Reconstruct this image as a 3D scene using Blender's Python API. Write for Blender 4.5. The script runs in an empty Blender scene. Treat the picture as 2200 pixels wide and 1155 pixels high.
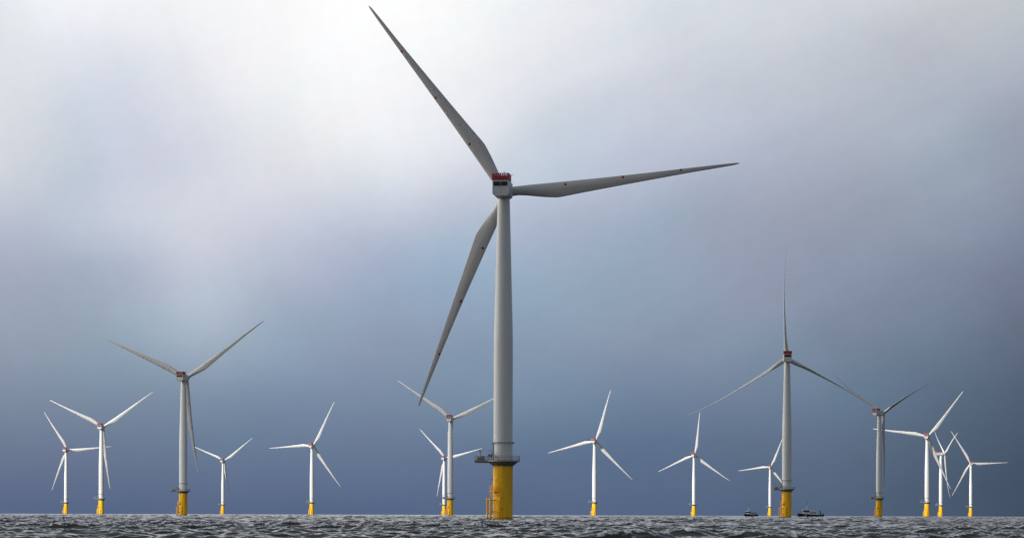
import bpy, math, random
import numpy as np
from mathutils import Matrix, Vector
R = math.radians
S = bpy.context.scene
COL = S.collection

# ------------------------------------------------------------------ camera
CAM_H = 2.3
cd = bpy.data.cameras.new('camera')
cam = bpy.data.objects.new('camera', cd); COL.objects.link(cam)
cd.sensor_width = 36.0
cd.lens = 6100 / 2200 * 36.0
cd.shift_y = (1103.5 - 577.5) / 2200
cd.clip_start = 1.0; cd.clip_end = 150000
cam.matrix_world = Matrix.Translation((0, 0, CAM_H)) @ Matrix.Rotation(R(90), 4, 'X') @ Matrix.Rotation(0.0029, 4, 'Z')
S.camera = cam

# ------------------------------------------------------------------ light: sun behind the camera to the left
SUN_EL, SUN_AZ = R(27), R(225)            # azimuth clockwise from +Y
SUN = Vector((math.sin(SUN_AZ) * math.cos(SUN_EL), math.cos(SUN_AZ) * math.cos(SUN_EL), math.sin(SUN_EL)))
sl = bpy.data.lights.new('sun', 'SUN'); sl.energy = 5.0; sl.angle = R(0.5); sl.color = (1.0, 0.965, 0.91)
so = bpy.data.objects.new('sun', sl); COL.objects.link(so)
so.rotation_euler = SUN.to_track_quat('Z', 'Y').to_euler()
S.render.engine = 'CYCLES'
S.cycles.use_adaptive_sampling = False; S.cycles.use_denoising = True
S.cycles.use_light_tree = False; S.cycles.max_bounces = 5; S.cycles.sample_clamp_indirect = 4.0
S.view_settings.view_transform = 'Standard'; S.view_settings.look = 'None'
S.view_settings.exposure = 0.0; S.view_settings.gamma = 1.0; S.view_settings.use_curve_mapping = False

def lin(c):
    c = np.asarray(c, float) / 255.0
    return np.where(c <= 0.04045, c / 12.92, ((c + 0.055) / 1.055) ** 2.4)

# node helper
class NT:
    def __init__(s, tree): s.t = tree; s.n = tree.nodes; s.l = tree.links
    def new(s, kind, **kw):
        n = s.n.new(kind)
        for k, v in kw.items():
            if k.startswith('i_'):
                key = k[2:]; n.inputs[int(key) if key.isdigit() else key].default_value = v
            else: setattr(n, k, v)
        return n
    def link(s, a, b): s.l.new(a, b)
    def val(s, sock, v):
        if isinstance(v, (int, float)): sock.default_value = v
        elif isinstance(v, (tuple, list)): sock.default_value = v
        else: s.link(v, sock)
    def math(s, op, a, b=0.0, c=0.0, clamp=False):
        n = s.new('ShaderNodeMath', operation=op); n.use_clamp = clamp
        s.val(n.inputs[0], a); s.val(n.inputs[1], b); s.val(n.inputs[2], c); return n.outputs[0]
    def mix(s, f, a, b, blend='MIX'):
        n = s.new('ShaderNodeMix', data_type='RGBA', blend_type=blend); n.clamp_factor = True
        s.val(n.inputs[0], f); s.val(n.inputs[6], a); s.val(n.inputs[7], b); return n.outputs[2]
    def rng(s, v, a, b, c=0.0, d=1.0, smooth=True):
        n = s.new('ShaderNodeMapRange'); n.interpolation_type = 'SMOOTHSTEP' if smooth else 'LINEAR'
        s.val(n.inputs[0], v); n.inputs[1].default_value = a; n.inputs[2].default_value = b
        n.inputs[3].default_value = c; n.inputs[4].default_value = d; return n.outputs[0]

# ------------------------------------------------------------------ sky: heavy overcast, a bright thinning of the cloud high to the left
SKY_V = np.array([(1103.5 - y) / 6100 for y in (1095, 1050, 960, 850, 730, 600, 470, 350, 200, 20, -350)])
SKY_U = np.array([0, 80, 160, 280, 420, 600, 800, 1000, 1200, 1400, 1600, 1850, 2100, 2200], float)
SKY_C = np.array([
 [(84,100,133),(84,100,133),(84,101,134),(84,101,134),(85,102,135),(85,102,135),(85,102,135),(85,103,135),(85,103,135),(84,102,133),(82,100,129),(79,96,122),(69,84,106),(65,78,100)],
 [(92,106,138),(92,106,138),(92,107,139),(92,107,139),(92,108,140),(92,109,141),(92,109,141),(92,108,140),(90,107,139),(88,106,137),(88,104,132),(82,99,124),(70,84,107),(66,79,101)],
 [(107,120,147),(107,121,148),(106,122,149),(106,123,150),(105,124,151),(104,123,151),(105,121,150),(102,120,149),(96,116,145),(92,112,142),(94,111,138),(90,106,131),(76,91,113),(72,85,106)],
 [(128,140,163),(128,141,164),(126,143,165),(126,144,167),(128,147,170),(123,142,168),(122,138,165),(120,141,166),(116,137,162),(112,130,158),(111,128,154),(102,122,146),(87,102,124),(82,93,114)],
 [(146,158,178),(147,159,179),(146,162,181),(150,166,186),(166,180,198),(148,166,188),(142,156,180),(138,157,182),(138,154,178),(136,148,171),(128,146,168),(120,132,154),(103,118,140),(96,106,127)],
 [(160,168,188),(162,170,189),(160,175,193),(168,178,198),(194,200,214),(180,188,206),(162,175,198),(150,174,196),(150,170,190),(148,164,184),(148,156,177),(134,148,168),(120,129,149),(112,120,140)],
 [(180,186,204),(182,187,205),(182,196,211),(196,202,216),(212,215,225),(208,211,224),(200,206,220),(180,190,208),(172,182,202),(162,176,195),(160,168,187),(152,161,178),(135,148,167),(125,134,154)],
 [(207,210,219),(210,212,220),(196,206,217),(205,208,222),(214,217,228),(227,229,233),(228,230,236),(211,216,227),(190,200,215),(183,190,207),(174,183,200),(168,174,190),(155,168,183),(148,154,172)],
 [(220,222,227),(223,225,231),(212,215,227),(219,222,232),(235,236,240),(241,242,244),(246,246,249),(235,237,241),(212,217,227),(203,207,219),(195,200,211),(182,188,200),(175,180,194),(166,172,187)],
 [(222,226,232),(234,236,241),(240,241,244),(240,240,243),(244,245,247),(251,251,252),(255,255,255),(250,250,251),(234,237,241),(220,224,232),(214,217,225),(205,208,217),(198,203,208),(190,195,202)],
 [(232,234,239),(236,238,242),(240,241,245),(243,244,247),(246,247,249),(250,250,251),(252,252,253),(250,250,251),(244,245,248),(238,240,244),(232,234,239),(224,227,232),(214,217,224),(210,214,221)]], float)

w = bpy.data.worlds.new('World'); S.world = w; w.use_nodes = True
N = NT(w.node_tree); N.n.clear()
out = N.new('ShaderNodeOutputWorld'); bg = N.new('ShaderNodeBackground'); bg.inputs[1].default_value = 0.1
w.cycles.sampling_method = 'MANUAL'; w.cycles.sample_map_resolution = 1024
N.link(bg.outputs[0], out.inputs[0])
tc = N.new('ShaderNodeTexCoord')
sep = N.new('ShaderNodeSeparateXYZ'); N.link(tc.outputs['Generated'], sep.inputs[0])
dx, dy, dz = sep.outputs
az = N.math('ARCTAN2', dx, dy)
hor = N.math('SQRT', N.math('ADD', N.math('MULTIPLY', dx, dx), N.math('MULTIPLY', dy, dy)))
el = N.math('DIVIDE', dz, N.math('MAXIMUM', hor, 0.02))
def cloud_noise(scale_a, scale_b, skew, detail, rough, seed):
    cv = N.new('ShaderNodeCombineXYZ')
    a = N.math('MULTIPLY', N.math('ADD', az, N.math('MULTIPLY', el, skew)), scale_a)
    N.val(cv.inputs[0], a); N.val(cv.inputs[1], N.math('MULTIPLY', el, scale_b)); cv.inputs[2].default_value = seed
    n = N.new('ShaderNodeTexNoise'); n.inputs['Scale'].default_value = 1.0
    n.inputs['Detail'].default_value = detail; n.inputs['Roughness'].default_value = rough
    N.link(cv.outputs[0], n.inputs['Vector']); return n.outputs['Fac']
n1 = cloud_noise(11, 16, -0.9, 4, 0.5, 3.1)
n2 = cloud_noise(9, 14, 0.6, 4, 0.5, 8.7)
n3 = cloud_noise(30, 16, 0.25, 5, 0.55, 1.3)
fac = N.math('ADD', N.math('MULTIPLY', az, 6100 / 2600), 1300 / 2600)      # 0..1 over a little more than the view
fac = N.math('ADD', fac, N.math('MULTIPLY', N.math('SUBTRACT', n1, 0.5), 0.05))
elw = N.math('ADD', el, N.math('MULTIPLY', N.math('MULTIPLY', N.math('SUBTRACT', n2, 0.5), 0.03), N.rng(el, 0.0, 0.08)))
# resample the table to fine rows (monotone linear in u, smooth in v)
fine_v = np.concatenate([np.linspace(SKY_V[0], SKY_V[-2], 22), [SKY_V[-1]]])
us = np.linspace(0, 2200, 25)
SKY_C[7:9, 1:5] -= np.array([6, 5, 3])
SKY_C[:5] += np.array([0.5, 0.5, -1.5])          # the low sky is a shade greyer
L = lin(SKY_C)
rows = np.zeros((len(SKY_V), len(us), 3))
def smooth_interp(x, xp, fp):
    # cubic Hermite with finite-difference tangents
    m = np.gradient(fp, xp); i = np.clip(np.searchsorted(xp, x) - 1, 0, len(xp) - 2)
    hh = xp[i + 1] - xp[i]; t = np.clip((x - xp[i]) / hh, 0, 1)
    return ((2*t**3 - 3*t**2 + 1) * fp[i] + (t**3 - 2*t**2 + t) * hh * m[i] + (-2*t**3 + 3*t**2) * fp[i + 1] + (t**3 - t**2) * hh * m[i + 1])
for r in range(len(SKY_V)):
    for c in range(3): rows[r, :, c] = smooth_interp(us, SKY_U, L[r, :, c])
grid = np.zeros((len(fine_v), len(us), 3))
for k in range(len(us)):
    for c in range(3): grid[:, k, c] = smooth_interp(fine_v, SKY_V, rows[:, k, c])
col = None
for r in range(len(fine_v)):
    rp = N.new('ShaderNodeValToRGB'); cr = rp.color_ramp; cr.interpolation = 'B_SPLINE'
    while len(cr.elements) > 1: cr.elements.remove(cr.elements[-1])
    for k, u in enumerate(us):
        p = (u + 200) / 2600
        e = cr.elements[0] if k == 0 else cr.elements.new(p)
        e.position = p; e.color = (*np.clip(grid[r, k], 0, 1), 1)
    N.link(fac, rp.inputs[0])
    col = rp.outputs[0] if col is None else N.mix(N.rng(elw, float(fine_v[r - 1]), float(fine_v[r]), smooth=False), col, rp.outputs[0])
# texture: slanting cloud bands on the right, hanging curtains of rain on the left, faint colour variation
def band_noise(ax_, ay_, bx_, by_, detail, seed):
    cv = N.new('ShaderNodeCombineXYZ')
    N.val(cv.inputs[0], N.math('ADD', N.math('MULTIPLY', az, ax_), N.math('MULTIPLY', el, ay_)))
    N.val(cv.inputs[1], N.math('ADD', N.math('MULTIPLY', az, bx_), N.math('MULTIPLY', el, by_))); cv.inputs[2].default_value = seed
    n = N.new('ShaderNodeTexNoise'); n.inputs['Scale'].default_value = 1.0; n.inputs['Detail'].default_value = detail; n.inputs['Roughness'].default_value = .5
    N.link(cv.outputs[0], n.inputs['Vector']); return N.math('SUBTRACT', n.outputs['Fac'], 0.5)
left = N.rng(az, -0.09, 0.02, 1.0, 0.0)
upw = N.rng(el, 0.015, 0.07)
bandn = band_noise(8, 5, -17, 34, 5, 5.2)
curt = band_noise(34, 9, 4, 7, 4, 2.6)
nmix = N.math('ADD', N.math('MULTIPLY', N.math('MULTIPLY', curt, left), 0.11), N.math('MULTIPLY', N.math('MULTIPLY', bandn, N.math('SUBTRACT', 1.0, left)), 0.22))
tex = N.math('ADD', 1.0, N.math('ADD', N.math('MULTIPLY', nmix, N.math('ADD', 0.25, N.math('MULTIPLY', upw, 0.75))), N.math('ADD', N.math('MULTIPLY', N.math('SUBTRACT', n3, 0.5), 0.10), N.math('MULTIPLY', band_noise(260, 60, -80, 260, 3, 7.7), 0.05))))
hue = N.rng(band_noise(8, 5, -30, 50, 3, 9.4), -0.16, 0.16)
col = N.mix(1.0, col, N.mix(hue, (1.006, 0.993, 1.0, 1), (0.982, 1.006, 1.004, 1)), 'MULTIPLY')
vs = N.new('ShaderNodeVectorMath', operation='SCALE'); N.link(col, vs.inputs[0]); N.link(tex, vs.inputs['Scale'])
front = vs.outputs[0]
# the rest of the sky: broken grey cloud over clear sky
sky = N.new('ShaderNodeTexSky'); sky.sky_type = 'NISHITA'; sky.sun_disc = False
sky.sun_elevation = SUN_EL; sky.sun_rotation = SUN_AZ; sky.air_density = 1.0; sky.dust_density = 1.5
vsky = N.new('ShaderNodeVectorMath', operation='SCALE'); N.link(sky.outputs[0], vsky.inputs[0]); vsky.inputs['Scale'].default_value = 0.1
nz = N.new('ShaderNodeTexNoise'); nz.inputs['Scale'].default_value = 3.0; nz.inputs['Detail'].default_value = 6
N.link(tc.outputs['Generated'], nz.inputs['Vector'])
ov = N.mix(N.rng(nz.outputs['Fac'], 0.3, 0.7), (0.16, 0.19, 0.24, 1), (0.40, 0.42, 0.46, 1))
rest = N.mix(N.rng(nz.outputs['Fac'], 0.38, 0.62, 0.9, 0.45), vsky.outputs[0], ov)
side = N.rng(N.math('ABSOLUTE', az), 0.3, 1.1)
high = N.rng(el, 0.24, 0.55)
col = N.mix(N.math('MAXIMUM', side, high), front, rest)
# glow added to the unseen sky at left, to brighten the towers' left sides
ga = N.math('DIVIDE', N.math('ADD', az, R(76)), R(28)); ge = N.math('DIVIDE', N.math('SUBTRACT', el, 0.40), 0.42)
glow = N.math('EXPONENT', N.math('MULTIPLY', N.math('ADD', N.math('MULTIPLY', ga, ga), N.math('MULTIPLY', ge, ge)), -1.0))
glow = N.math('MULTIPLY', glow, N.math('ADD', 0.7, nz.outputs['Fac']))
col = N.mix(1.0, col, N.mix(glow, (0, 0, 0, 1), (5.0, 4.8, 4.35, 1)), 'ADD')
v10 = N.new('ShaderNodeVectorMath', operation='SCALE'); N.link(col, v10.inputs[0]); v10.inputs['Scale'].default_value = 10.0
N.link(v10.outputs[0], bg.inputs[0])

# ------------------------------------------------------------------ materials
def principled(name, base, rough=0.5, metal=0.0, noise=None, spec=0.5):
    m = bpy.data.materials.new(name); m.use_nodes = True
    n = NT(m.node_tree); b = m.node_tree.nodes['Principled BSDF']
    b.inputs['Base Color'].default_value = (*base, 1); b.inputs['Roughness'].default_value = rough
    b.inputs['Metallic'].default_value = metal; b.inputs['Specular IOR Level'].default_value = spec
    if noise:
        sc, amt, strz = noise
        t = n.new('ShaderNodeTexCoord'); mp = n.new('ShaderNodeMapping'); mp.inputs['Scale'].default_value = (1, 1, strz)
        n.link(t.outputs['Object'], mp.inputs[0])
        z = n.new('ShaderNodeTexNoise'); z.inputs['Scale'].default_value = sc; z.inputs['Detail'].default_value = 5
        n.link(mp.outputs[0], z.inputs['Vector'])
        d = tuple(c * (1 - amt) for c in base) + (1,); l = tuple(min(1, c * (1 + amt * .5)) for c in base) + (1,)
        n.link(n.mix(n.rng(z.outputs['Fac'], .32, .68), d, l), b.inputs['Base Color'])
    return m
MT = {}
MT['tower'] = principled('tower_paint', (0.61, 0.62, 0.63), 0.45, noise=(0.35, 0.06, 0.12))
MT['nacelle'] = principled('nacelle_paint', (0.52, 0.53, 0.535), 0.45, noise=(0.8, 0.10, 0.5))
MT['yellow'] = principled('yellow_paint', (1.0, 0.53, 0.002), 0.55, noise=(0.6, 0.12, 0.25), spec=0.3)
MT['red'] = principled('red_paint', (0.34, 0.018, 0.028), 0.5, noise=(1.5, 0.15, 0.5))
MT['steel'] = principled('galvanised_steel', (0.27, 0.27, 0.265), 0.55, 0.3, noise=(2.0, 0.25, 1))
MT['grate'] = principled('deck_steel', (0.20, 0.195, 0.185), 0.7, 0.2, noise=(1.5, 0.3, 1))
MT['dark'] = principled('dark_louvre', (0.012, 0.012, 0.013), 0.6)
MT['crate'] = principled('primer_red', (0.25, 0.10, 0.08), 0.6)
MT['hull'] = principled('navy_hull_paint', (0.006, 0.007, 0.014), 0.6, noise=(0.7, 0.3, 1))
MT['white'] = principled('white_boat_paint', (0.60, 0.61, 0.62), 0.4, noise=(0.8, .1, 1))
MT['glass'] = principled('boat_glass', (0.008, 0.010, 0.012), 0.1)
def streaks(m, sc, amt):
    n = NT(m.node_tree); b = m.node_tree.nodes['Principled BSDF']; src = b.inputs['Base Color'].links[0].from_socket
    t = n.new('ShaderNodeTexCoord'); mp = n.new('ShaderNodeMapping'); mp.inputs['Scale'].default_value = (sc, sc, sc * .035)
    n.link(t.outputs['Object'], mp.inputs[0]); z = n.new('ShaderNodeTexNoise'); z.inputs['Scale'].default_value = 1.0; z.inputs['Detail'].default_value = 6
    n.link(mp.outputs[0], z.inputs['Vector']); k = n.rng(z.outputs['Fac'], .40, .68)
    n.link(n.mix(n.math('MULTIPLY', k, amt), src, (0.16, 0.12, 0.07, 1)), b.inputs['Base Color'])
def waterline(m):
    # wet, weedy paint close to the water with an uneven upper edge
    n = NT(m.node_tree); b = m.node_tree.nodes['Principled BSDF']; src = b.inputs['Base Color'].links[0].from_socket
    t = n.new('ShaderNodeTexCoord'); sp = n.new('ShaderNodeSeparateXYZ'); n.link(t.outputs['Object'], sp.inputs[0])
    z = n.new('ShaderNodeTexNoise'); z.inputs['Scale'].default_value = 1.2; z.inputs['Detail'].default_value = 5; n.link(t.outputs['Object'], z.inputs['Vector'])
    k = n.rng(n.math('ADD', sp.outputs[2], n.math('MULTIPLY', z.outputs['Fac'], -1.6)), 0.35, 1.0, 0.65, 0.0)
    n.link(n.mix(k, src, (0.09, 0.075, 0.02, 1)), b.inputs['Base Color'])
waterline(MT['yellow'])
streaks(MT['tower'], 1.6, 0.08); streaks(MT['yellow'], 1.3, 0.20); streaks(MT['nacelle'], 2.0, 0.12)
def blade_material():
    m = principled('blade_paint', (0.56, 0.565, 0.565), 0.4)
    n = NT(m.node_tree); b = m.node_tree.nodes['Principled BSDF']
    t = n.new('ShaderNodeTexCoord'); sp = n.new('ShaderNodeSeparateXYZ'); n.link(t.outputs['Object'], sp.inputs[0])
    mp = n.new('ShaderNodeMapping'); mp.inputs['Scale'].default_value = (1.2, 1.2, 0.10); n.link(t.outputs['Object'], mp.inputs[0])
    z = n.new('ShaderNodeTexNoise'); z.inputs['Scale'].default_value = 1.0; z.inputs['Detail'].default_value = 6
    n.link(mp.outputs[0], z.inputs['Vector'])
    c = n.mix(n.rng(z.outputs['Fac'], .35, .7), (0.44, 0.44, 0.435, 1), (0.50, 0.505, 0.505, 1))
    mask = None
    for zz in (14.5, 28.4, 42.4):
        d = n.math('SQRT', n.math('ADD', n.math('POWER', n.math('ABSOLUTE', sp.outputs[0]), 2.0),
                                   n.math('POWER', n.math('ABSOLUTE', n.math('SUBTRACT', sp.outputs[2], zz)), 2.0)))
        k = n.math('LESS_THAN', d, 0.33); mask = k if mask is None else n.math('MAXIMUM', mask, k)
    n.link(n.mix(mask, c, (0.33, 0.012, 0.02, 1)), b.inputs['Base Color'])
    return m
MT['blade'] = blade_material()

# ------------------------------------------------------------------ mesh builder
class MB:
    def __init__(s): s.v = []; s.f = []; s.sm = []
    def add(s, verts, faces, smooth=False):
        o = len(s.v); s.v += [tuple(p) for p in verts]
        for f in faces: s.f.append(tuple(o + i for i in f)); s.sm.append(smooth)
    def box(s, x0, x1, y0, y1, z0, z1, M=None):
        p = [Vector((x, y, z)) for z in (z0, z1) for y in (y0, y1) for x in (x0, x1)]
        if M: p = [M @ q for q in p]
        s.add(p, [(0, 2, 3, 1), (4, 5, 7, 6), (0, 1, 5, 4), (2, 6, 7, 3), (0, 4, 6, 2), (1, 3, 7, 5)])
    def tube(s, path, r, n=8, cap=True, closed=False):
        path = [Vector(p) for p in path]; m = len(path); rs = r if isinstance(r, (list, tuple)) else [r] * m
        rings = []
        up = None
        for i, p in enumerate(path):
            a = path[(i - 1) % m] if (i > 0 or closed) else p
            b = path[(i + 1) % m] if (i < m - 1 or closed) else p
            t = (b - a).normalized()
            if up is None: up = Vector((0, 0, 1)) if abs(t.z) < .9 else Vector((1, 0, 0))
            x = t.cross(up).normalized(); y = x.cross(t).normalized(); up = y
            rings.append([p + rs[i] * (math.cos(2*math.pi*k/n) * x + math.sin(2*math.pi*k/n) * y) for k in range(n)])
        vs = [q for rg in rings for q in rg]; fs = []
        for i in range(m if closed else m - 1):
            j = (i + 1) % m
            for k in range(n): fs.append((i*n + k, i*n + (k+1) % n, j*n + (k+1) % n, j*n + k))
        s.add(vs, fs, True)
        if cap and not closed:
            s.add(rings[0], [tuple(range(n))]); s.add(rings[-1], [tuple(reversed(range(n)))])
    def lathe(s, prof, n=48, capb=True, capt=True):
        # profile of (radius, z); a new ring pair per segment keeps creases sharp where the slope breaks
        for (r0, z0), (r1, z1) in zip(prof[:-1], prof[1:]):
            a = [(r0*math.cos(2*math.pi*k/n), r0*math.sin(2*math.pi*k/n), z0) for k in range(n)]
            b = [(r1*math.cos(2*math.pi*k/n), r1*math.sin(2*math.pi*k/n), z1) for k in range(n)]
            s.add(a + b, [(k, (k+1) % n, n + (k+1) % n, n + k) for k in range(n)], True)
        if capb: r, z = prof[0]; s.add([(r*math.cos(2*math.pi*k/n), r*math.sin(2*math.pi*k/n), z) for k in range(n)], [tuple(reversed(range(n)))])
        if capt: r, z = prof[-1]; s.add([(r*math.cos(2*math.pi*k/n), r*math.sin(2*math.pi*k/n), z) for k in range(n)], [tuple(range(n))])
    def loft(s, rings, smooth=True, caps=True):
        n = len(rings[0]); vs = [p for r in rings for p in r]; fs = []
        for i in range(len(rings) - 1):
            for k in range(n): fs.append((i*n + k, i*n + (k+1) % n, (i+1)*n + (k+1) % n, (i+1)*n + k))
        s.add(vs, fs, smooth)
        if caps: s.add(rings[0], [tuple(reversed(range(n)))]); s.add(rings[-1], [tuple(range(n))])
    def prism(s, poly, z0, z1):
        n = len(poly)
        a = [(x, y, z0) for x, y in poly]; b = [(x, y, z1) for x, y in poly]
        s.add(a + b, [tuple(reversed(range(n))), tuple(range(n, 2*n))] + [(k, (k+1) % n, n + (k+1) % n, n + k) for k in range(n)])
    def build(s, name, mat, parent=None, M=None):
        me = bpy.data.meshes.new(name); me.from_pydata(s.v, [], s.f)
        me.polygons.foreach_set('use_smooth', s.sm); me.update()
        import bmesh
        bm = bmesh.new(); bm.from_mesh(me); bmesh.ops.recalc_face_normals(bm, faces=bm.faces); bm.to_mesh(me); bm.free()
        me.materials.append(mat)
        o = bpy.data.objects.new(name, me); COL.objects.link(o)
        if parent: o.parent = parent
        if M is not None: o.matrix_local = M
        return o

def tag(o, label=None, cat=None, group=None, kind=None):
    for k, v in (('label', label), ('category', cat), ('group', group), ('kind', kind)):
        if v: o[k] = v
    return o

# ------------------------------------------------------------------ sea: real displaced water out to the horizon
SEA_Z = 0.72
def build_sea():
    rng = np.random.default_rng(11)
    fine = np.arange(-0.225, 0.2251, 0.0009)
    coarse = np.concatenate([np.linspace(0.26, math.pi, 40), ])
    ang = np.concatenate([-coarse[::-1][1:], fine, coarse])
    # the last column closes the circle onto the first
    rr = [2.0]
    for r in (15, 40, 70, 100, 125, 140): rr.append(float(r))
    r = 150.0
    while r < 4800:
        rr.append(r); r += 0.125 * (r / 220) if r < 1100 else 0.125 * 5 * (r / 1100) ** 1.15
    rr += [4850, 5200, 6000, 8000, 11000, 16000, 25000, 40000, 70000, 100000]
    rr = np.array(rr)
    A, RR = np.meshgrid(ang, rr)
    X = RR * np.sin(A); Y = RR * np.cos(A)
    dr = np.gradient(rr)[:, None]
    FO = np.zeros_like(X); Z = np.zeros_like(X); DX = np.zeros_like(X); DY = np.zeros_like(X)
    lam = np.exp(np.linspace(math.log(0.45), math.log(12), 80))
    for l in lam:
        k = 2 * math.pi / l
        th = math.radians(rng.normal(-90 + 14, 40))            # running towards the camera
        sl_ = 0.064 * (1.0 if l < 4.5 else (4.5 / l) ** 0.3) * rng.uniform(.6, 1.3)
        a = sl_ / k; ph = rng.uniform(0, 6.28)
        kx, ky = math.cos(th) * k, math.sin(th) * k
        wgt = np.clip((l / dr - 2.2) / 2.5, 0, 1)
        p = kx * X + ky * Y + ph
        Z += wgt * a * np.cos(p)
        FO += wgt * sl_ * np.cos(p)
        sn = wgt * a * np.sin(p) * 0.85
        DX -= sn * math.cos(th); DY -= sn * math.sin(th)
    # gusts: patches of rougher and calmer water
    g = 0.8 + 0.28 * np.sin(X / 31 + 1.1 * np.sin(Y / 57)) * np.sin(Y / 83 + .9 * np.sin(X / 41 + 2))
    Z *= g
    Z += SEA_Z
    # wash around the nearest piles
    for px_, py_ in ((-2.2, 679.7), (136.6, 1405.0), (-188.5, 1627.3)):
        FO += 0.40 * np.exp(-((np.hypot(X - px_, Y - py_) - 2.5) / 0.9) ** 2)
    X = X + DX * g; Y = Y + DY * g
    co = np.stack([X, Y, Z], -1).reshape(-1, 3).astype(np.float32)
    nr, na = A.shape
    idx = np.arange(nr * na).reshape(nr, na)
    q = np.stack([idx[:-1, :-1], idx[:-1, 1:], idx[1:, 1:], idx[1:, :-1]], -1).reshape(-1, 4)[:, ::-1]
    me = bpy.data.meshes.new('sea')
    me.vertices.add(len(co)); me.vertices.foreach_set('co', co.ravel())
    me.loops.add(q.size); me.loops.foreach_set('vertex_index', q.ravel().astype(np.int32))
    me.polygons.add(len(q)); me.polygons.foreach_set('loop_start', np.arange(0, q.size, 4, dtype=np.int32))
    me.polygons.foreach_set('use_smooth', np.ones(len(q), bool))
    me.update(); me.validate()
    at = me.attributes.new('crest', 'FLOAT', 'POINT'); at.data.foreach_set('value', (FO * g).astype(np.float32).ravel())
    o = bpy.data.objects.new('sea', me); COL.objects.link(o)
    m = bpy.data.materials.new('sea_water'); m.use_nodes = True
    n = NT(m.node_tree); b = m.node_tree.nodes['Principled BSDF']
    b.inputs['Base Color'].default_value = (0.040, 0.036, 0.029, 1)
    b.inputs['Roughness'].default_value = 0.07; b.inputs['IOR'].default_value = 1.33
    t = n.new('ShaderNodeTexCoord')
    mp = n.new('ShaderNodeMapping'); mp.inputs['Scale'].default_value = (1.0, 1.5, 1); n.link(t.outputs['Object'], mp.inputs[0])
    z = n.new('ShaderNodeTexNoise'); z.inputs['Scale'].default_value = 0.75; z.inputs['Detail'].default_value = 6; z.inputs['Roughness'].default_value = .6
    n.link(mp.outputs[0], z.inputs['Vector'])
    bp = n.new('ShaderNodeBump'); bp.inputs['Strength'].default_value = 0.12; bp.inputs['Distance'].default_value = 0.4
    n.link(z.outputs['Fac'], bp.inputs['Height']); n.link(bp.outputs[0], b.inputs['Normal'])
    at_ = n.new('ShaderNodeAttribute'); at_.attribute_name = 'crest'
    z2 = n.new('ShaderNodeTexNoise'); z2.inputs['Scale'].default_value = 2.5; z2.inputs['Detail'].default_value = 5; z2.inputs['Roughness'].default_value = .7
    n.link(t.outputs['Object'], z2.inputs['Vector'])
    foam_glint = n.math('MULTIPLY', n.rng(at_.outputs['Fac'], 0.46, 0.70), n.rng(z2.outputs['Fac'], 0.40, 0.56))  # crest foam, its pale flecks also painted in for bright sky glints
    n.link(n.mix(foam_glint, b.inputs['Base Color'].default_value[:], (0.78, 0.80, 0.82, 1)), b.inputs['Base Color'])
    n.link(n.rng(foam_glint, 0, 1, 0.03, 0.8, False), b.inputs['Roughness'])
    me.materials.append(m)
    tag(o, 'choppy dark grey sea reaching to the horizon', 'sea', kind='structure')
build_sea()

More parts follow.
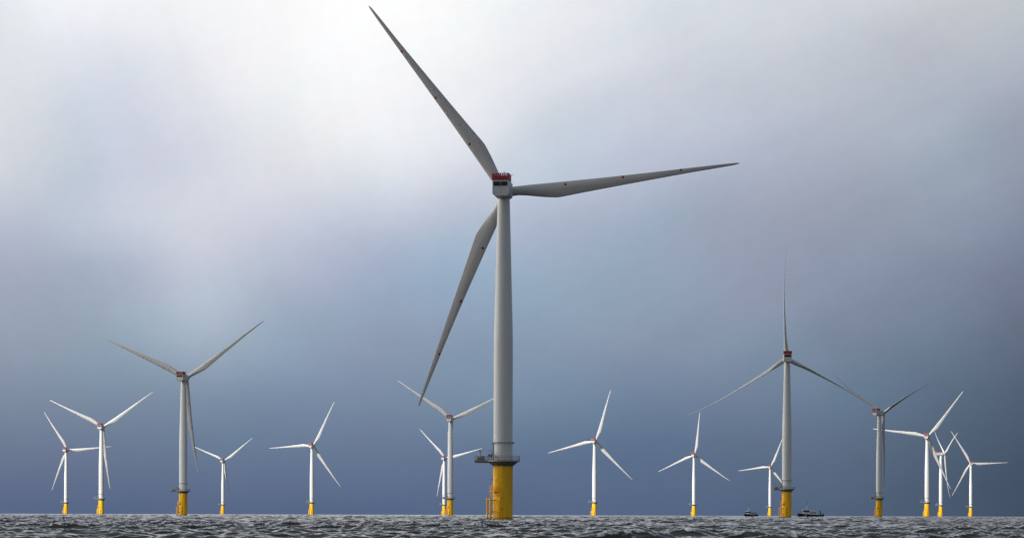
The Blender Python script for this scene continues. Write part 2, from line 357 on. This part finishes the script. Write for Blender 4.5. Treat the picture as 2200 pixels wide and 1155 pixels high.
# ------------------------------------------------------------------ unseen cloud placed overhead to keep the near turbines in shade
def build_shade_cloud():
    import mathutils.noise as mn
    H = 1300.0
    k = H / SUN.z
    off = Vector((SUN.x * k, SUN.y * k))
    nu, nv = 90, 70
    cx, cy, ax, ay = off.x + 40, off.y + 2950 - 1800, 1000.0, 1800.0
    me_b = MB(); top = []; bot = []
    for j in range(nv + 1):
        ph = math.pi * j / nv
        ring = []
        for i in range(nu):
            t = 2 * math.pi * i / nu
            d = Vector((math.sin(ph) * math.cos(t), math.sin(ph) * math.sin(t), math.cos(ph)))
            # squarish plan, flat base
            e = 0.45
            q = Vector((math.copysign(abs(d.x) ** e, d.x), math.copysign(abs(d.y) ** e, d.y), d.z))
            nn = mn.fractal(d * 3.0 + Vector((4, 7, 1)), 0.9, 2.1, 4)
            px = cx + ax * q.x * (1 + 0.03 * nn); py = cy + ay * q.y * (1 + 0.02 * nn)
            pz = H + (q.z * 240 * (1 + 0.8 * nn) if d.z > 0 else q.z * 40 * (1 + 0.5 * nn))
            ring.append((px, py, pz))
        top.append(ring)
    me_b.loft(top, True, False)
    m = bpy.data.materials.new('shade_cloud'); m.use_nodes = True
    n = NT(m.node_tree); n.n.clear()
    o_ = n.new('ShaderNodeOutputMaterial'); df = n.new('ShaderNodeBsdfDiffuse'); df.inputs[0].default_value = (.8, .8, .82, 1)
    tr = n.new('ShaderNodeBsdfTranslucent'); tr.inputs[0].default_value = (.75, .76, .8, 1)
    mx = n.new('ShaderNodeMixShader'); mx.inputs[0].default_value = 0.5
    n.link(df.outputs[0], mx.inputs[1]); n.link(tr.outputs[0], mx.inputs[2])
    # far-edge thinning and one hole, shaped to let sun through onto chosen turbines
    ge_ = n.new('ShaderNodeNewGeometry'); sp = n.new('ShaderNodeSeparateXYZ'); n.link(ge_.outputs['Position'], sp.inputs[0])
    gx = n.math('SUBTRACT', sp.outputs[0], n.math('MULTIPLY', sp.outputs[2], SUN.x / SUN.z))
    gy = n.math('SUBTRACT', sp.outputs[1], n.math('MULTIPLY', sp.outputs[2], SUN.y / SUN.z))
    s_ = n.math('SUBTRACT', gy, n.math('MULTIPLY', gx, 0.5))
    thin = n.rng(s_, 2080, 2800)
    hx = n.math('DIVIDE', n.math('ADD', gx, 230.0), 260.0); hy = n.math('DIVIDE', n.math('SUBTRACT', gy, 1640.0), 420.0)
    hole = n.math('EXPONENT', n.math('MULTIPLY', n.math('ADD', n.math('MULTIPLY', hx, hx), n.math('MULTIPLY', hy, hy)), -1.0))
    thin = n.math('MAXIMUM', thin, n.math('MULTIPLY', hole, 0.26))
    thin = n.math('SQRT', thin)
    tp = n.new('ShaderNodeBsdfTransparent'); m2 = n.new('ShaderNodeMixShader'); n.link(thin, m2.inputs[0])
    n.link(mx.outputs[0], m2.inputs[1]); n.link(tp.outputs[0], m2.inputs[2]); n.link(m2.outputs[0], o_.inputs[0])
    o = me_b.build('cloud', m)
    tag(o, 'unseen cloud placed overhead to shade the nearest turbines', 'cloud', kind='structure')
build_shade_cloud()

# ------------------------------------------------------------------ wind turbine
HH, LH, TILT, CONE = 79.8, 5.0, R(5), R(2)
PLAT = 15.0            # deck level

def blade_mesh():
    st = [(1.3, -1.12, 1.12), (3.0, -1.12, 1.12), (5.0, -1.10, 1.45), (7.0, -1.05, 1.90), (9.0, -.98, 2.35), (11.0, -.91, 2.70), (12.3, -.86, 2.87),
          (13.3, -.83, 2.84), (15, -.78, 2.72), (18, -.69, 2.50), (22, -.57, 2.25), (26, -.47, 2.01), (30, -.40, 1.77), (34, -.34, 1.54), (38, -.30, 1.31),
          (42, -.265, 1.08), (46, -.235, .85), (50, -.21, .68), (53, -.19, .52), (55.0, -.16, .40), (56.0, -.10, .26), (56.5, 0.0, .06)]
    rings = []; n = 28
    for z, le, te in st:
        c = te - le; u = min(1, z / 56.0)
        blend = min(1, max(0, (z - 2.5) / 9.0)); blend = blend * blend * (3 - 2 * blend)
        tc_ = 0.36 if z < 12 else 0.36 - 0.14 * min(1, (z - 12) / 22)
        if z > 45: tc_ += 0.10 * (z - 45) / 11
        tw = R(11) * max(0, 1 - u) ** 2 * blend
        pb = 3.0 * u ** 3.5 - 1.6 * u
        ring = []
        for k in range(n):
            a = 2 * math.pi * k / n
            # circle
            xc = (le + te) / 2 - c / 2 * math.cos(a); yc = c / 2 * math.sin(a)
            # airfoil
            x = (1 - math.cos(a)) / 2
            yt = 5 * tc_ * (0.2969 * math.sqrt(max(x, 0)) - .126 * x - .3516 * x * x + .2843 * x ** 3 - .1015 * x ** 4)
            cam_ = 0.035 * 4 * x * (1 - x)
            ya = c * ((yt if math.sin(a) > 0 else -yt) - cam_)
            X = xc * (1 - blend) + (le + c * x) * blend
            Y = yc * (1 - blend) + ya * blend
            Xr = X * math.cos(tw) + Y * math.sin(tw); Yr = -X * math.sin(tw) + Y * math.cos(tw)
            ring.append((Xr, Yr + pb, z))
        rings.append(ring)
    b = MB(); b.loft(rings); return b

def ring_path(r, z, n=40, a0=0, a1=2 * math.pi):
    return [(r * math.cos(a0 + (a1 - a0) * k / n), r * math.sin(a0 + (a1 - a0) * k / n), z) for k in range(n + (0 if abs(a1 - a0 - 2*math.pi) < 1e-6 else 1))]

def make_turbine():
    root = bpy.data.objects.new('wind_turbine', None); COL.objects.link(root)
    # yellow transition piece
    b = MB(); b.lathe([(2.37, -6), (2.37, 13.7)], 56); b.lathe([(2.40, 13.2), (2.40, 13.5)], 56)
    b.lathe([(2.385, 7.0), (2.385, 7.06)], 56)
    b.build('transition_piece', MT['yellow'], root)
    # boat landing, standing off to the left and towards the viewer
    ph = R(23); dv = Vector((-math.cos(ph), -math.sin(ph), 0)); tv = Vector((math.sin(ph), -math.cos(ph), 0))
    b = MB()
    for s_ in (-1, 1):
        base = dv * 3.6 + tv * s_
        b.tube([base + Vector((0, 0, -4)), base + Vector((0, 0, 6.1))], 0.23, 12)
        for z in (-1.5, 0.9, 2.9, 5.6):
            b.tube([base + Vector((0, 0, z)), dv * 2.2 + tv * s_ * 0.9 + Vector((0, 0, z))], 0.11, 8)
    for z in (5.8,):
        b.tube([dv * 3.6 - tv + Vector((0, 0, z)), dv * 3.6 + tv + Vector((0, 0, z))], .08, 8)
    bl = b.build('boat_landing', MT['yellow'], root)
    b = MB()
    for s_ in (-.28, .28): b.tube([dv * 3.15 + tv * s_ + Vector((0, 0, -4)), dv * 3.15 + tv * s_ + Vector((0, 0, 8.6))], .07, 6)
    z = -3.8
    while z < 8.4: b.tube([dv * 3.15 - tv * .28 + Vector((0, 0, z)), dv * 3.15 + tv * .28 + Vector((0, 0, z))], .025, 5); z += .35
    b.build('ladder', MT['yellow'], bl)
    # resting platform with its railing and the post with a dark lamp
    b = MB(); M = Matrix.Rotation(R(180 + 38), 4, 'Z')
    b.box(2.2, 3.35, -1.1, 1.1, 7.62, 7.74, M)
    for s_ in (-.9, .9): b.tube([M @ Vector((3.2, s_, 7.6)), M @ Vector((2.2, s_, 6.5))], .07, 6)
    rp = b.build('resting_platform', MT['yellow'], root)
    b = MB()
    for x, y in ((3.3, -1.05), (3.3, -.4), (3.3, .4), (3.3, 1.05), (2.75, -1.05), (2.75, 1.05), (2.3, 1.05), (2.3, -1.05)):
        b.tube([M @ Vector((x, y, 7.74)), M @ Vector((x, y, 8.95))], .04, 6)
    for z in (8.1, 8.5, 8.95):
        b.tube([M @ Vector(p) for p in ((2.3, -1.05, z), (3.3, -1.05, z), (3.3, 1.05, z), (2.3, 1.05, z))], .035, 6)
    b.build('railing', MT['yellow'], rp)
    b = MB(); b.tube([M @ Vector((3.15, -.15, 7.74)), M @ Vector((3.15, -.15, 10.3))], .06, 8); lp = b.build('lamp_post', MT['yellow'], rp)
    b = MB(); b.tube([M @ Vector((3.15, -.15, 10.3)), M @ Vector((3.15, -.15, 10.7))], .13, 10); b.build('lantern', MT['dark'], rp)
    # caged ladder from the resting platform to the deck
    b = MB(); ph2 = R(52); d2 = Vector((-math.cos(ph2), -math.sin(ph2), 0)); t2 = Vector((math.sin(ph2), -math.cos(ph2), 0))
    for s_ in (-.28, .28): b.tube([d2 * 2.62 + t2 * s_ + Vector((0, 0, 7.7)), d2 * 2.62 + t2 * s_ + Vector((0, 0, 15.3))], .045, 6)
    z = 7.9
    while z < 15.2: b.tube([d2 * 2.62 - t2 * .28 + Vector((0, 0, z)), d2 * 2.62 + t2 * .28 + Vector((0, 0, z))], .025, 5); z += .35
    for z in (8.3, 10.6, 12.9):
        for s_ in (-.28, .28): b.tube([d2 * 2.62 + t2 * s_ + Vector((0, 0, z)), d2 * 2.3 + t2 * s_ + Vector((0, 0, z))], .035, 5)
    b.build('access_ladder', MT['yellow'], root)
    # cable pipe bending into the steel above the waterline
    b = MB(); x0 = -0.80; y0 = -math.sqrt(2.37 ** 2 - x0 ** 2) - .65
    path = [(x0, y0, -4), (x0, y0, 5.0)]
    for k in range(1, 9):
        a = math.pi * k / 8 * .62
        path.append((x0 + .45 * (1 - math.cos(a)), y0 + .45 * (1 - math.cos(a)), 5.0 + 1.35 * math.sin(a)))
    path.append((x0 + .75, y0 + .95, 5.6))
    b.tube(path, .17, 10)
    for z in (0.8, 3.7): b.box(x0 - .22, x0 + .75, y0 + .1, y0 + .9, z - .08, z + .08)
    b.build('cable_pipe', MT['yellow'], root)
    # service deck: tapered steel skirt, ring deck, lay-down area to the left
    b = MB(); b.lathe([(2.46, 13.7), (2.52, 13.9), (3.62, PLAT - .22)], 48, True, True)
    b.build('deck_skirt', MT['grate'], root)
    poly = []
    a_cut = math.asin(1.6 / 4.05)
    for k in range(41):
        a = -math.pi + a_cut + (2 * math.pi - 2 * a_cut) * k / 40
        poly.append((4.05 * math.cos(a), 4.05 * math.sin(a)))
    poly += [(-6.85, 1.6), (-6.85, -1.6)]
    b = MB(); b.prism(poly, PLAT - .20, PLAT)
    for y in (-1.2, 1.2): b.box(-6.7, -2.5, y - .1, y + .1, PLAT - .45, PLAT - .203)
    dk = b.build('service_deck', MT['steel'], root)
    b = MB(); pin = [(x * .985, y * .985) for x, y in poly]
    per = [Vector((x, y, 0)) for x, y in pin]
    for z in (.45, .8, 1.18): b.tube([p + Vector((0, 0, PLAT + z)) for p in per], .035, 5, closed=True)
    acc = 0; last = per[-1]
    for i, p in enumerate(per):
        q = per[i - 1]; seg = (p - q).length; m_ = max(1, round(seg / .62))
        for j in range(m_):
            c_ = q.lerp(p, (j + 1) / m_); b.tube([c_ + Vector((0, 0, PLAT)), c_ + Vector((0, 0, PLAT + 1.18))], .032, 5)
    # toe board
    n_ = len(per); b.add([p + Vector((0, 0, PLAT + .004)) for p in per] + [p + Vector((0, 0, PLAT + .18)) for p in per], [(k, (k+1) % n_, n_ + (k+1) % n_, n_ + k) for k in range(n_)])
    b.build('railing', MT['steel'], dk)
    b = MB(); b.box(-6.1, -5.5, -.9, -.3, PLAT + .003, PLAT + .9); b.box(-5.35, -4.4, -1.2, -.4, PLAT + .003, PLAT + 1.0); b.box(-5.25, -4.5, -1.1, -.5, PLAT + 1.0, PLAT + 1.08)
    b.build('equipment_box', MT['crate'], dk)
    b = MB()
    for x in (-3.55, -2.75):
        for y in (-2.5, -1.7): b.tube([(x, y, PLAT), (x, y, PLAT + 2.45)], .045, 6)
    for z in (1.5, 2.45):
        b.tube([(-3.55, -2.5, PLAT + z), (-2.75, -2.5, PLAT + z), (-2.75, -1.7, PLAT + z), (-3.55, -1.7, PLAT + z)], .04, 6, closed=True)
    b.box(-3.5, -2.8, -2.45, -1.75, PLAT + .95, PLAT + 1.5)
    b.build('control_cabinet', MT['steel'], dk)
    b = MB(); b.box(-2.85, -2.5, -1.6, -1.2, PLAT + 1.0, PLAT + 1.75); b.tube([(-2.68, -1.4, PLAT), (-2.68, -1.4, PLAT + 1.0)], .06, 6)
    b.build('switch_box', MT['dark'], dk)
    # davit crane
    b = MB(); b.tube([(-5.5, .3, PLAT), (-5.5, .3, PLAT + 2.6)], [.13, .10], 8)
    b.tube([(-5.5, .3, PLAT + 2.5), (-5.2, .1, PLAT + 2.75), (-4.7, -.3, PLAT + 3.0)], .08, 8)
    b.tube([(-5.45, .26, PLAT + 1.4), (-4.95, -.1, PLAT + 2.85)], .05, 6)
    b.tube([(-4.72, -.28, PLAT + 3.0), (-4.72, -.28, PLAT + 2.3)], .025, 5); b.box(-5.75, -5.3, .05, .5, PLAT + 2.2, PLAT + 2.55)
    b.build('davit_crane', MT['steel'], root)
    # tower
    b = MB()
    zj = 43.9; zt = HH - 2.0
    b.lathe([(2.29, PLAT), (2.29, zj), (2.20, 48), (1.45, zt)], 64)
    b.lathe([(2.31, zj - .09), (2.31, zj + .09)], 64); b.lathe([(2.315, PLAT), (2.315, PLAT + .25)], 64)
    tw = b.build('tower', MT['tower'], root)
    b = MB(); b.tube(ring_path(2.66, 19.45, 48), .055, 6, closed=True); b.tube(ring_path(2.66, 19.20, 48), .04, 6, closed=True)
    for k in range(12):
        a = 2 * math.pi * (k + .3) / 12; c_, s_ = math.cos(a), math.sin(a)
        b.tube([(2.25 * c_, 2.25 * s_, 19.3), (2.68 * c_, 2.68 * s_, 19.3)], .05, 5)
        b.box(2.62 * c_ - .1, 2.62 * c_ + .1, 2.62 * s_ - .1, 2.62 * s_ + .1, 19.15, 19.55) if k % 3 == 0 else None
    b.build('tower_ring', MT['steel'], tw)
    b = MB(); b.tube([(-2.3, -.75, PLAT), (-2.3, -.75, PLAT + 4.5)], .11, 8); b.tube([(-2.55, -.45, PLAT), (-2.55, -.45, PLAT + 4.2)], .05, 6)
    for z in (1.4, 2.8, 4.0): b.box(-2.6, -2.1, -.8, -.4, PLAT + z, PLAT + z + .08)
    b.build('vent_pipe', MT['steel'], tw)
    b = MB()
    dq = [(2.31 * math.cos(a), 2.31 * math.sin(a)) for a in (R(195), R(203), R(211))]
    b.add([(x, y, PLAT + .35) for x, y in dq] + [(x, y, PLAT + 2.5) for x, y in dq], [(0, 1, 4, 3), (1, 2, 5, 4)]); b.build('door', MT['nacelle'], tw)
    # nacelle (axis along +Y away from its rear)
    b = MB()
    sec = [(-1.95, -1.62), (-1.95, 1.58), (-1.83, 1.70), (1.83, 1.70), (1.95, 1.58), (1.95, -1.62), (1.45, -2.08), (-1.45, -2.08)]
    def ring(y, k, dzz=0): return [(x * k, y, z * k + dzz) for x, z in sec]
    b.loft([ring(-6.62, .955), ring(-6.70, .975), ring(-6.55, 1.0), ring(1.6, 1.0), ring(2.6, .93), ring(2.95, .80)], False)
    na = b.build('nacelle', MT['nacelle'], root)
    for x0, x1 in ((-1.62, -.09), (.09, 1.62)):
        b = MB(); b.box(x0, x1, -6.76, -6.64, .28, 1.24)
        for k in range(7): z = .32 + k * .13; b.box(x0, x1, -6.80, -6.77, z, z + .05)
        b.build('rear_vent', MT['dark'], na)
    b = MB(); b.box(-.015, .015, -6.715, -6.69, -1.5, .5); b.box(-1.8, 1.8, -6.715, -6.69, -1.53, -1.50); b.build('panel_seam', MT['steel'], na)
    # red helicopter hoist deck on the rear half of the roof
    b = MB(); b.box(-2.02, 2.02, -6.95, -1.7, 1.72, 1.86)
    rg = random.Random(4)
    def panels(p0, p1, n):
        p0, p1 = Vector(p0), Vector(p1); d = (p1 - p0) / n; t = d.normalized(); nn = Vector((-t.y, t.x, 0)) * .03
        for k in range(n):
            gap = 0.14 if k % 2 else 0.07
            a, c_ = p0 + d * k + t * gap * .5, p0 + d * (k + 1) - t * gap * .5
            zt_ = 3.16
            vs = [a - nn, c_ - nn, c_ + nn, a + nn]
            b.add([v + Vector((0, 0, 1.95)) for v in vs] + [v + Vector((0, 0, zt_)) for v in vs],
                  [(0, 1, 2, 3), (4, 5, 6, 7), (0, 1, 5, 4), (1, 2, 6, 5), (2, 3, 7, 6), (3, 0, 4, 7)])
    panels((-1.98, -6.9, 0), (1.98, -6.9, 0), 9); panels((1.98, -6.9, 0), (1.98, -1.75, 0), 10)
    panels((1.98, -1.75, 0), (-1.98, -1.75, 0), 9); panels((-1.98, -1.75, 0), (-1.98, -6.9, 0), 10)
    for z in (3.2, 1.92): b.tube([(-1.98, -6.9, z), (1.98, -6.9, z), (1.98, -1.75, z), (-1.98, -1.75, z)], .05, 6, closed=True)
    b.build('hoist_deck', MT['red'], na)
    b = MB(); b.tube([(.35, -2.4, 1.7), (.35, -2.4, 4.05)], .05, 6); b.tube([(.35, -2.4, 3.95), (.35, -2.4, 4.15)], .1, 8)
    b.build('weather_mast', MT['steel'], na)
    b = MB(); b.tube([(1.9, -2.2, 1.7), (1.9, -2.2, 3.25)], .05, 6); b.tube([(1.6, -2.2, 3.25), (2.6, -2.2, 3.28)], .05, 6)
    b.build('wind_vane', MT['steel'], na)
    # hub
    b = MB(); rings = []
    for y, r_ in ((-2.15, 1.35), (-1.95, 1.62), (-.9, 1.72), (.6, 1.70), (1.4, 1.45), (2.0, .95), (2.3, .35), (2.35, .05)):
        rings.append([(r_ * math.cos(2*math.pi*k/32), y, r_ * math.sin(2*math.pi*k/32)) for k in range(32)])
    b.loft(rings); b.build('hub', MT['nacelle'], root)
    bm_ = blade_mesh(); first = bm_.build('blade', MT['blade'], root)
    for k in range(2):
        c_ = first.copy(); COL.objects.link(c_); c_.parent = root
    return root

def pose(root, x, y, yaw, theta, pitch):
    root.location = (x, y, 0)
    Rz = Matrix.Rotation(-R(yaw), 4, 'Z')
    rotor = Rz @ Matrix.Translation((0, 0, HH - LH * math.sin(TILT))) @ Matrix.Rotation(TILT, 4, 'X') @ Matrix.Translation((0, LH, 0))
    k = 0
    for ch in root.children:
        base = ch.name.split('.')[0]
        if base == 'nacelle': ch.matrix_local = Rz.copy() if False else Matrix.Translation((0, 0, HH)) @ Rz
        elif base == 'hub': ch.matrix_local = rotor
        elif base == 'blade':
            ch.matrix_local = rotor @ Matrix.Rotation(R(90 - theta - 120 * k), 4, 'Y') @ Matrix.Rotation(-CONE, 4, 'X') @ Matrix.Rotation(-R(pitch), 4, 'Z'); k += 1

def copy_tree(o, parent=None):
    c = o.copy(); COL.objects.link(c)
    if parent: c.parent = parent
    for ch in list(o.children): copy_tree(ch, c)
    return c

# x, y, yaw, rotor angle, pitch, label
TURBINES = [
 (-2.2, 679.7, 6.5, 6.7, 2, 'nearest and tallest grey wind turbine, rising past all others at the centre'),
 (-188.5, 1627.3, 12.5, 35.1, 4, 'tall grey wind turbine at left, the largest one left of the central turbine'),
 (135.9, 1405.0, 2.5, 91.5, 95, 'grey wind turbine with thin edge-on blades, one straight up, standing between two boats'),
 (278.6, 2154.7, 42, 27.1, 86, 'grey wind turbine with thin feathered blades and angled nacelle, right of the larger boat'),
 (-50.5, 2320.4, 12, 25.5, 4, 'grey wind turbine just left of the nearest tower, in front of a smaller white one'),
 (-370.9, 2563.7, 9, 34.4, 4, 'white wind turbine with two blades in a V, second from the left edge'),
 (408.5, 2794.9, 19, 52.1, 4, 'largest white wind turbine of the right hand cluster, one blade pointing left'),
 (87.2, 3005.6, 18.6, 73.1, 4, 'first white wind turbine to the right of the nearest grey turbine'),
 (-229.4, 3252.7, 17.2, 63.0, 4, 'lone white wind turbine left of centre with one blade level to the left'),
 (-549.7, 3499.5, 14.8, 4.1, 4, 'leftmost white wind turbine, one level blade reaching behind its neighbour'),
 (236.7, 3695.3, 19.5, 83.2, 4, 'white wind turbine with upright blade, just left of the left boat and its neighbour'),
 (-94.3, 3943.4, 19.9, 13.8, 4, 'small white wind turbine half behind the grey one left of the nearest tower'),
 (417.5, 4595.0, 19, 66.9, 4, 'smallest white wind turbine, its blade passing behind the grey tower near the boats'),
 (540.9, 3581.7, 81.7, 26.5, 4, 'white wind turbine with its long nacelle seen side on, in the right cluster'),
 (683.9, 4232.8, 3.1, 1.5, 4, 'rightmost white wind turbine, one blade level to the right'),
 (-427.6, 4198.9, 17.3, 37.0, 4, 'small white wind turbine just right of the tall grey one at left'),
]
proto = make_turbine()
for i, (x, y, yaw, th, pt, lab) in enumerate(TURBINES):
    t = proto if i == 0 else copy_tree(proto)
    tag(t, lab, 'wind turbine', 'wind turbines standing in the sea')
    pose(t, x, y, yaw, th, pt)

# ------------------------------------------------------------------ workboats
def make_boat(label, loc, rotz, k):
    root = bpy.data.objects.new('workboat', None); COL.objects.link(root)
    tag(root, label, 'boat', 'workboats among the turbines')
    b = MB(); rings = []
    # bow towards +X, length 22 m
    for x, wk, wd, keel, deck in ((-11, 2.9, 3.2, -.9, 1.65), (-7, 3.1, 3.4, -1.1, 1.65), (0, 3.1, 3.5, -1.2, 1.8), (5, 2.7, 3.4, -1.2, 2.3), (8.5, 1.7, 2.9, -1.0, 2.55), (10.3, .7, 1.9, -.4, 2.7), (11.2, .12, .7, 1.2, 2.78)):
        rings.append([(x, -wd, deck), (x, -wk, .2 if keel < .2 else keel + .3), (x, -wk * .5, keel), (x, wk * .5, keel), (x, wk, .2 if keel < .2 else keel + .3), (x, wd, deck)])
    b.loft(rings, False); hull = b.build('hull', MT['hull'], root)
    b = MB(); b.tube([(-11, 3.3, 1.45), (0, 3.55, 1.6), (5, 3.45, 2.05), (8.5, 2.95, 2.35), (10.3, 1.95, 2.5), (11.35, .0, 2.6), (10.3, -1.95, 2.5), (8.5, -2.95, 2.35), (5, -3.45, 2.05), (0, -3.55, 1.6), (-11, -3.3, 1.45)], .14, 6)
    b.build('rubbing_strake', MT['dark'], hull)
    b = MB()
    for s_ in (-1, 1): b.add([(4.9, s_ * 3.46, 2.2), (5.6, s_ * 3.42, 2.25), (4.5, s_ * 2.93, .15), (3.8, s_ * 2.96, .15)], [(0, 1, 2, 3)]); b.add([(4.9, s_ * 3.40, 2.2), (5.6, s_ * 3.36, 2.25), (4.5, s_ * 2.87, .15), (3.8, s_ * 2.90, .15)], [(0, 1, 2, 3)])
    b.build('hull_stripe', MT['white'], hull)
    # wheelhouse forward with a raked front
    def house(x0, x1, y, z0, z1, rake0, rake1, tp=.9):
        q = MB()
        q.add([(x0, -y, z0), (x1, -y, z0), (x1, y, z0), (x0, y, z0), (x0 + rake0, -y*tp, z1), (x1 + rake1, -y*tp, z1), (x1 + rake1, y*tp, z1), (x0 + rake0, y*tp, z1)],
              [(0, 3, 2, 1), (4, 5, 6, 7), (0, 1, 5, 4), (1, 2, 6, 5), (2, 3, 7, 6), (3, 0, 4, 7)]); return q
    q = house(1.2, 6.0, 2.3, 2.0, 3.5, .1, .1); wh = q.build('wheelhouse', MT['white'], root)
    q = house(1.3, 6.15, 2.2, 3.5, 4.9, -.1, .45, 1.0); q.build('window_band', MT['glass'], wh)
    q = MB(); q.box(1.0, 6.8, -2.35, 2.35, 4.903, 5.15); q.box(1.6, 5.6, -1.7, 1.7, 5.15, 5.4)
    for x, y in ((1.3, -2.22), (1.3, 2.22), (3.8, -2.22), (3.8, 2.22)): q.box(x - .09, x + .09, y - .06, y + .06, 3.5, 4.9)
    q.build('roof', MT['white'], wh)
    q = house(-5.2, .9, 2.2, 1.7, 4.0, .5, 0); cb = q.build('cabin', MT['white'], root)
    for s_ in (-1, 1):
        for x0 in (-4.2, -2.6, -1.0):
            q = MB(); q.box(x0, x0 + 1.15, min(s_ * 2.1, s_ * 2.26), max(s_ * 2.1, s_ * 2.26), 2.6, 3.5); q.build('window', MT['glass'], cb)
    q = MB(); q.box(-4.3, .7, -2.1, 2.1, 4.003, 4.12)
    for x in (-3.6, -1.7): q.tube([(x, -.8, 4.5), (x + 1.0, -.8, 4.5)], .35, 10)
    for x in (-4.2, -2.6, -1.0, .6):
        for s_ in (-2, 2): q.tube([(x, s_, 4.1), (x, s_, 5.0)], .04, 5)
    for s_ in (-2, 2): q.tube([(-4.2, s_, 5.0), (.6, s_, 5.0)], .04, 5)
    q.build('upper_deck', MT['white'], cb)
    q = MB(); q.tube([(2.4, -.5, 5.4), (2.9, 0, 8.4)], .13, 6); q.tube([(2.4, .5, 5.4), (2.9, 0, 8.4)], .13, 6); q.tube([(3.9, 0, 5.4), (2.95, 0, 8.4)], .12, 6)
    q.box(2.3, 3.6, -.9, .9, 7.0, 7.15); q.box(2.5, 3.6, -.12, .12, 8.4, 8.6); ms = q.build('mast', MT['white'], root)
    q = MB(); q.tube([(2.9, 0, 8.6), (2.9, 0, 12.6)], .13, 5); q.build('aerial', MT['dark'], ms)
    q = MB(); q.tube([(-8.3, 1.2, 1.6), (-8.3, 1.2, 3.4)], .45, 8); q.tube([(-8.3, 1.2, 3.3), (-8.0, .8, 4.9)], [.4, .15], 8); q.tube([(-8.0, .8, 4.8), (-7.0, 0, 3.2)], .15, 6)
    q.build('deck_crane', MT['hull'], root)
    q = MB(); q.box(-10.9, -10.2, -2.9, 2.9, 1.652, 2.5); q.tube([(-10.6, -2.8, 2.5), (-10.6, -2.8, 3.4)], .07, 5); q.build('stern_gate', MT['hull'], root)
    q = MB()
    pts = [(5.5, 3.3, 2.4), (8.5, 2.8, 2.6), (10.3, 1.8, 2.75), (11.1, 0, 2.8), (10.3, -1.8, 2.75), (8.5, -2.8, 2.6), (5.5, -3.3, 2.4)]
    q.tube([(x, y, z + 1.0) for x, y, z in pts], .04, 5)
    for x, y, z in pts: q.tube([(x, y, z - .1), (x, y, z + 1.0)], .04, 5)
    q.build('bow_rail', MT['steel'], root)
    root.location = loc; root.rotation_euler = (0, 0, rotz); root.scale = (k, k, k * 1.15)
    return root
make_boat('dark workboat with white wheelhouse and tall aerial, side on right of grey turbine', (226, 2150, SEA_Z + .1), math.pi + R(3), 0.9)
make_boat('smaller dark workboat at an angle, left of the yellow base between two turbines', (183, 2180, SEA_Z + .2), math.pi + R(52), 0.70)
